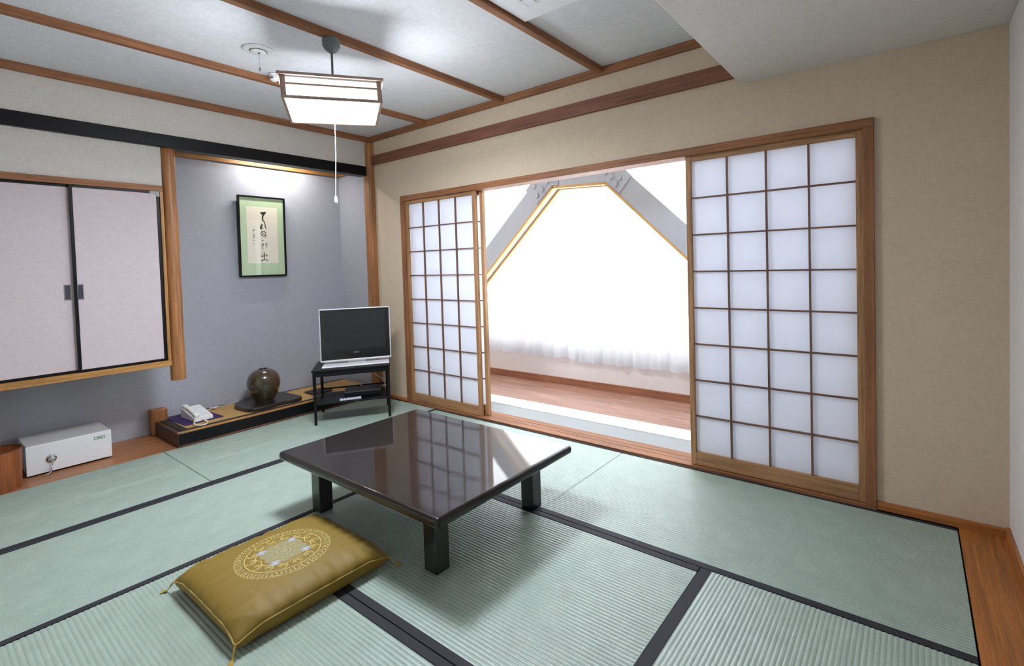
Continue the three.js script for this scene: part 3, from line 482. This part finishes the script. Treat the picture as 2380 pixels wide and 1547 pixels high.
// alcove lamp hidden behind the beam
{
  const t = thing('alcove_lamp', 'slim strip lamp tucked behind the black alcove beam', 'lamp', [-0.33, 2.26, 0.64]);
  part('housing', bx(-0.03, 0.03, -0.028, 0, -0.27, 0.27, 0.004), M.white, t);
  const g = new THREE.CylinderGeometry(0.011, 0.011, 0.5, 16); g.rotateX(Math.PI / 2); g.translate(0, -0.036, 0);
  part('tube', g, new THREE.MeshStandardMaterial({ color: '#ffffff', emissive: '#fff8f0', emissiveIntensity: 4 }), t);
  areaLight(t, '#fffaf4', 88, 0.46, 0.04, [-0.006, -0.05, 0], [-0.13, -0.5, 0]);
}

// ---------------------------------------------------------------- left floor board: safe and bin
{
  const t = thing('safe_box', 'white metal safe box with round dial on the wooden board', 'safe', [-0.345, 0, 2.075]);
  const wh = std('#e6e7e8', 0.42);
  part('plinth', bx(-0.14, 0.14, 0.0, 0.014, -0.175, 0.18, 0.002), M.gap, t);
  part('case', bx(-0.16, 0.148, 0.014, 0.186, -0.192, 0.192, 0.004), std('#d8d8d6', 0.45), t);
  const d = part('front_door', bx(0.149, 0.157, 0.010, 0.186, -0.193, 0.195, 0.003), wh, t);
  const chrome = std('#cfd2d6', 0.18, { metalness: 0.9 });
  const dial = lathe([[0, 0.016], [0.011, 0.016], [0.014, 0.013], [0.016, 0.006], [0.023, 0.005], [0.025, 0.0], [0, 0]], 28); dial.rotateZ(-Math.PI / 2); dial.translate(0.157, 0.088, 0.088);
  const dl = part('dial', dial, chrome, d);
  part('key', [bx(0.172, 0.176, 0.04, 0.094, 0.084, 0.09, 0.001), bx(0.1725, 0.1755, 0.085, 0.095, 0.08, 0.094, 0.001)], chrome, dl);
  part('key_tag', tube([[0.174, 0.046, 0.087], [0.182, 0.03, 0.09], [0.186, 0.012, 0.10], [0.19, 0.004, 0.118]], 0.004, 20, 6), std('#aeb2be', 0.35, { metalness: 0.4 }), dl);
  const mark = canvasTex(256, 128, (g) => { g.fillStyle = '#d3e2da'; g.fillRect(0, 0, 256, 128); g.strokeStyle = '#2f6b58'; g.lineWidth = 12; g.strokeRect(14, 20, 228, 88); g.lineWidth = 16; g.beginPath(); g.moveTo(60, 46); g.bezierCurveTo(120, 60, 140, 84, 190, 90); g.moveTo(70, 92); g.bezierCurveTo(120, 78, 150, 60, 205, 40); g.stroke(); });
  const mp = new THREE.PlaneGeometry(0.056, 0.024); mp.rotateY(Math.PI / 2); mp.translate(0.1574, 0.15, -0.135); part('green_label', mp, new THREE.MeshStandardMaterial({ map: mark, roughness: 0.5 }), d);
}
{
  const t = thing('waste_bin', 'round brown wooden waste bin beside the white safe', 'bin', [-0.105, 0, 2.395]);
  const g = lathe([[0, 0.0], [0.096, 0.0], [0.098, 0.003], [0.104, 0.222], [0.103, 0.226], [0.099, 0.226], [0.094, 0.008], [0, 0.008]], 56);
  const uv = g.attributes.uv, p = g.attributes.position; for (let i = 0; i < uv.count; i++) uv.setXY(i, p.getY(i), uv.getX(i) * 0.65);
  part('shell', g, wood('#a8602c', 0.5, 0.5, 0.2), t);
  const r = new THREE.TorusGeometry(0.1015, 0.0045, 8, 56); r.rotateX(Math.PI / 2); r.translate(0, 0.226, 0); part('rim', r, wood('#6e3d1e', 0.5), t);
}

// ---------------------------------------------------------------- pendant lamp
{
  const th = THREE.MathUtils.degToRad(59.6), t = thing('pendant_lamp', 'square wooden and white paper pendant lamp with pull cord', 'lamp', [1.6886, 2.12, 1.3224], th);
  t.rotation.z = 0.045;                               // hangs a little askew
  const lw = std('#c4aca2', 0.55, { map: sized(woodTex, 0.5, 0.2) }), glow = new THREE.MeshStandardMaterial({ color: '#ffffff', emissive: '#f6fbff', emissiveIntensity: 3.2, roughness: 0.6 });
  const rx = 0.012, rose = lathe([[0, 0.19], [0.010, 0.191], [0.030, 0.204], [0.0415, 0.222], [0.0425, 0.255], [0.040, 0.262], [0, 0.262]], 8); rose.translate(rx, 0, 0);
  part('ceiling_rose', rose, std('#66716f', 0.55), t);
  part('cord', tube([[rx, 0.195, 0], [rx * 0.6, 0.1, 0], [0, -0.01, 0]], 0.0055, 16, 8), std('#59625f', 0.6), t);
  const sq = (h, y0, y1, b, r = 0.002) => [bx(-h, h, y0, y1, h - b, h, r, 0), bx(-h, h, y0, y1, -h, -h + b, r, 0), bx(-h, -h + b, y0, y1, -h + b, h - b, r, 2), bx(h - b, h, y0, y1, -h + b, h - b, r, 2)];
  sq(0.232, -0.014, 0, 0.022).forEach((g) => part('top_rail', g, lw, t));
  sq(0.2175, -0.054, -0.045, 0.008).forEach((g) => part('lattice_bar', g, lw, t));
  sq(0.221, -0.1165, -0.104, 0.012).forEach((g) => part('lower_rail', g, lw, t));
  for (const sx of [-1, 1]) for (const sz of [-1, 1]) part('corner_post', bx(sx * 0.209 - 0.011, sx * 0.209 + 0.011, -0.104, -0.014, sz * 0.209 - 0.011, sz * 0.209 + 0.011, 0.002, 1), lw, t);
  part('top_cover', bx(-0.212, 0.212, -0.02, -0.014, -0.212, 0.212, 0.001), std('#efefef', 0.7), t);
  for (let k = 0; k < 4; k++) { const g = bx(-0.199, 0.199, -0.106, -0.018, 0.2085, 0.2105); g.rotateY(k * Math.PI / 2); part('side_panel', g, glow, t); }
  part('bottom_panel', bx(-0.209, 0.209, -0.112, -0.109, -0.209, 0.209, 0.001), glow, t);
  part('pull_cord', tube([[0, -0.11, 0], [-0.012, -0.32, 0], [-0.03, -0.54, 0]], 0.0016, 12, 5), std('#e6e6e6', 0.6), t);
  const kn = lathe([[0, -0.58], [0.0065, -0.577], [0.008, -0.569], [0.006, -0.545], [0.002, -0.537], [0, -0.537]], 16); kn.translate(-0.03, 0, 0); part('pull_knob', kn, M.white, t);
  const LC = '#eff6ff';
  areaLight(t, LC, 68, 0.4, 0.4, [0, -0.118, 0], [0, -2, 0]);
  for (let k = 0; k < 4; k++) { const a = k * Math.PI / 2, s = Math.sin(a), c = Math.cos(a); areaLight(t, LC, 30, 0.39, 0.085, [s * 0.2235, -0.06, c * 0.2235], [s * 2, -0.06, c * 2]); }
}
// ---------------------------------------------------------------- ceiling fittings
{
  const t = thing('fire_alarm', 'round white fire alarm disc on the ceiling with test string', 'fire alarm', [1.196, 2.42, 1.461]);
  part('base_ring', lathe([[0, 0], [0.077, 0], [0.077, -0.005], [0.073, -0.009], [0.066, -0.010], [0, -0.010]].reverse(), 48), std('#d6d8d4', 0.5), t);
  part('sensor_dome', lathe([[0, -0.022], [0.02, -0.021], [0.034, -0.016], [0.044, -0.010], [0, -0.009]], 40), std('#dfe0dc', 0.5), t);
  part('test_button', (() => { const g = new THREE.CylinderGeometry(0.006, 0.006, 0.006, 12); g.translate(0.012, -0.024, 0); return g; })(), std('#6b6f6d', 0.6), t);
  const s = part('test_string', tube([[0.012, -0.026, 0], [0.013, -0.06, 0.001], [0.012, -0.10, 0]], 0.0012, 10, 5), std('#b9bbb8', 0.7), t);
  part('string_weight', lathe([[0, -0.122], [0.0055, -0.118], [0.006, -0.112], [0.002, -0.1], [0, -0.1]], 12).translate(0.012, 0, 0), std('#80858a', 0.5), s);
  const c = thing('ceiling_sensor', 'small white ceiling spotlight sensor by the batten beside the pendant lamp', 'sensor', [0.915, 2.42, 1.255]);
  part('mount', lathe([[0, -0.014], [0.026, -0.012], [0.03, 0], [0, 0]], 24), M.white, c);
  const sp = new THREE.SphereGeometry(0.024, 24, 16); sp.scale(1, 0.85, 1); sp.translate(0, -0.03, 0); part('sensor_ball', sp, M.white, c);
  part('sensor_slot', bx(-0.004, 0.022, -0.036, -0.029, 0.012, 0.024, 0.002), std('#3c4048', 0.4), c);
}
{
  const t = thing('air_conditioner', 'white ceiling cassette air conditioner between the battens', 'air conditioner', [2.945, 2.42, 1.19]);
  const h = 0.395;
  part('panel', [bx(-h, h, -0.022, 0, h - 0.11, h, 0.006), bx(-h, h, -0.022, 0, -h, -h + 0.11, 0.006), bx(-h, -h + 0.11, -0.022, 0, -h + 0.1, h - 0.1, 0.006), bx(h - 0.11, h, -0.022, 0, -h + 0.1, h - 0.1, 0.006)], std('#e9ebee', 0.45), t);
  part('recess', bx(-h + 0.1, h - 0.1, -0.008, 0, -h + 0.1, h - 0.1), std('#4a4e54', 0.7), t);
  part('intake_grille', bx(-0.236, 0.236, -0.024, -0.006, -0.236, 0.236, 0.008), std('#e4e6e9', 0.45), t);
  for (let k = 0; k < 4; k++) {
    const g = new RoundedBoxGeometry(0.462, 0.012, 0.037, 3, 0.005); g.translate(0, -0.016, 0.2615); g.rotateY(k * Math.PI / 2); part('louvre', g, std('#eef0f2', 0.4), t);
    const c = bx(0.234, 0.287, -0.022, -0.004, 0.234, 0.287, 0.004); c.rotateY(k * Math.PI / 2); part('corner_plate', c, std('#e9ebee', 0.45), t);
  }
}

scene.traverse((o) => { if (o.isMesh) { o.castShadow = true; o.receiveShadow = true; } });
renderer.render(scene, camera);
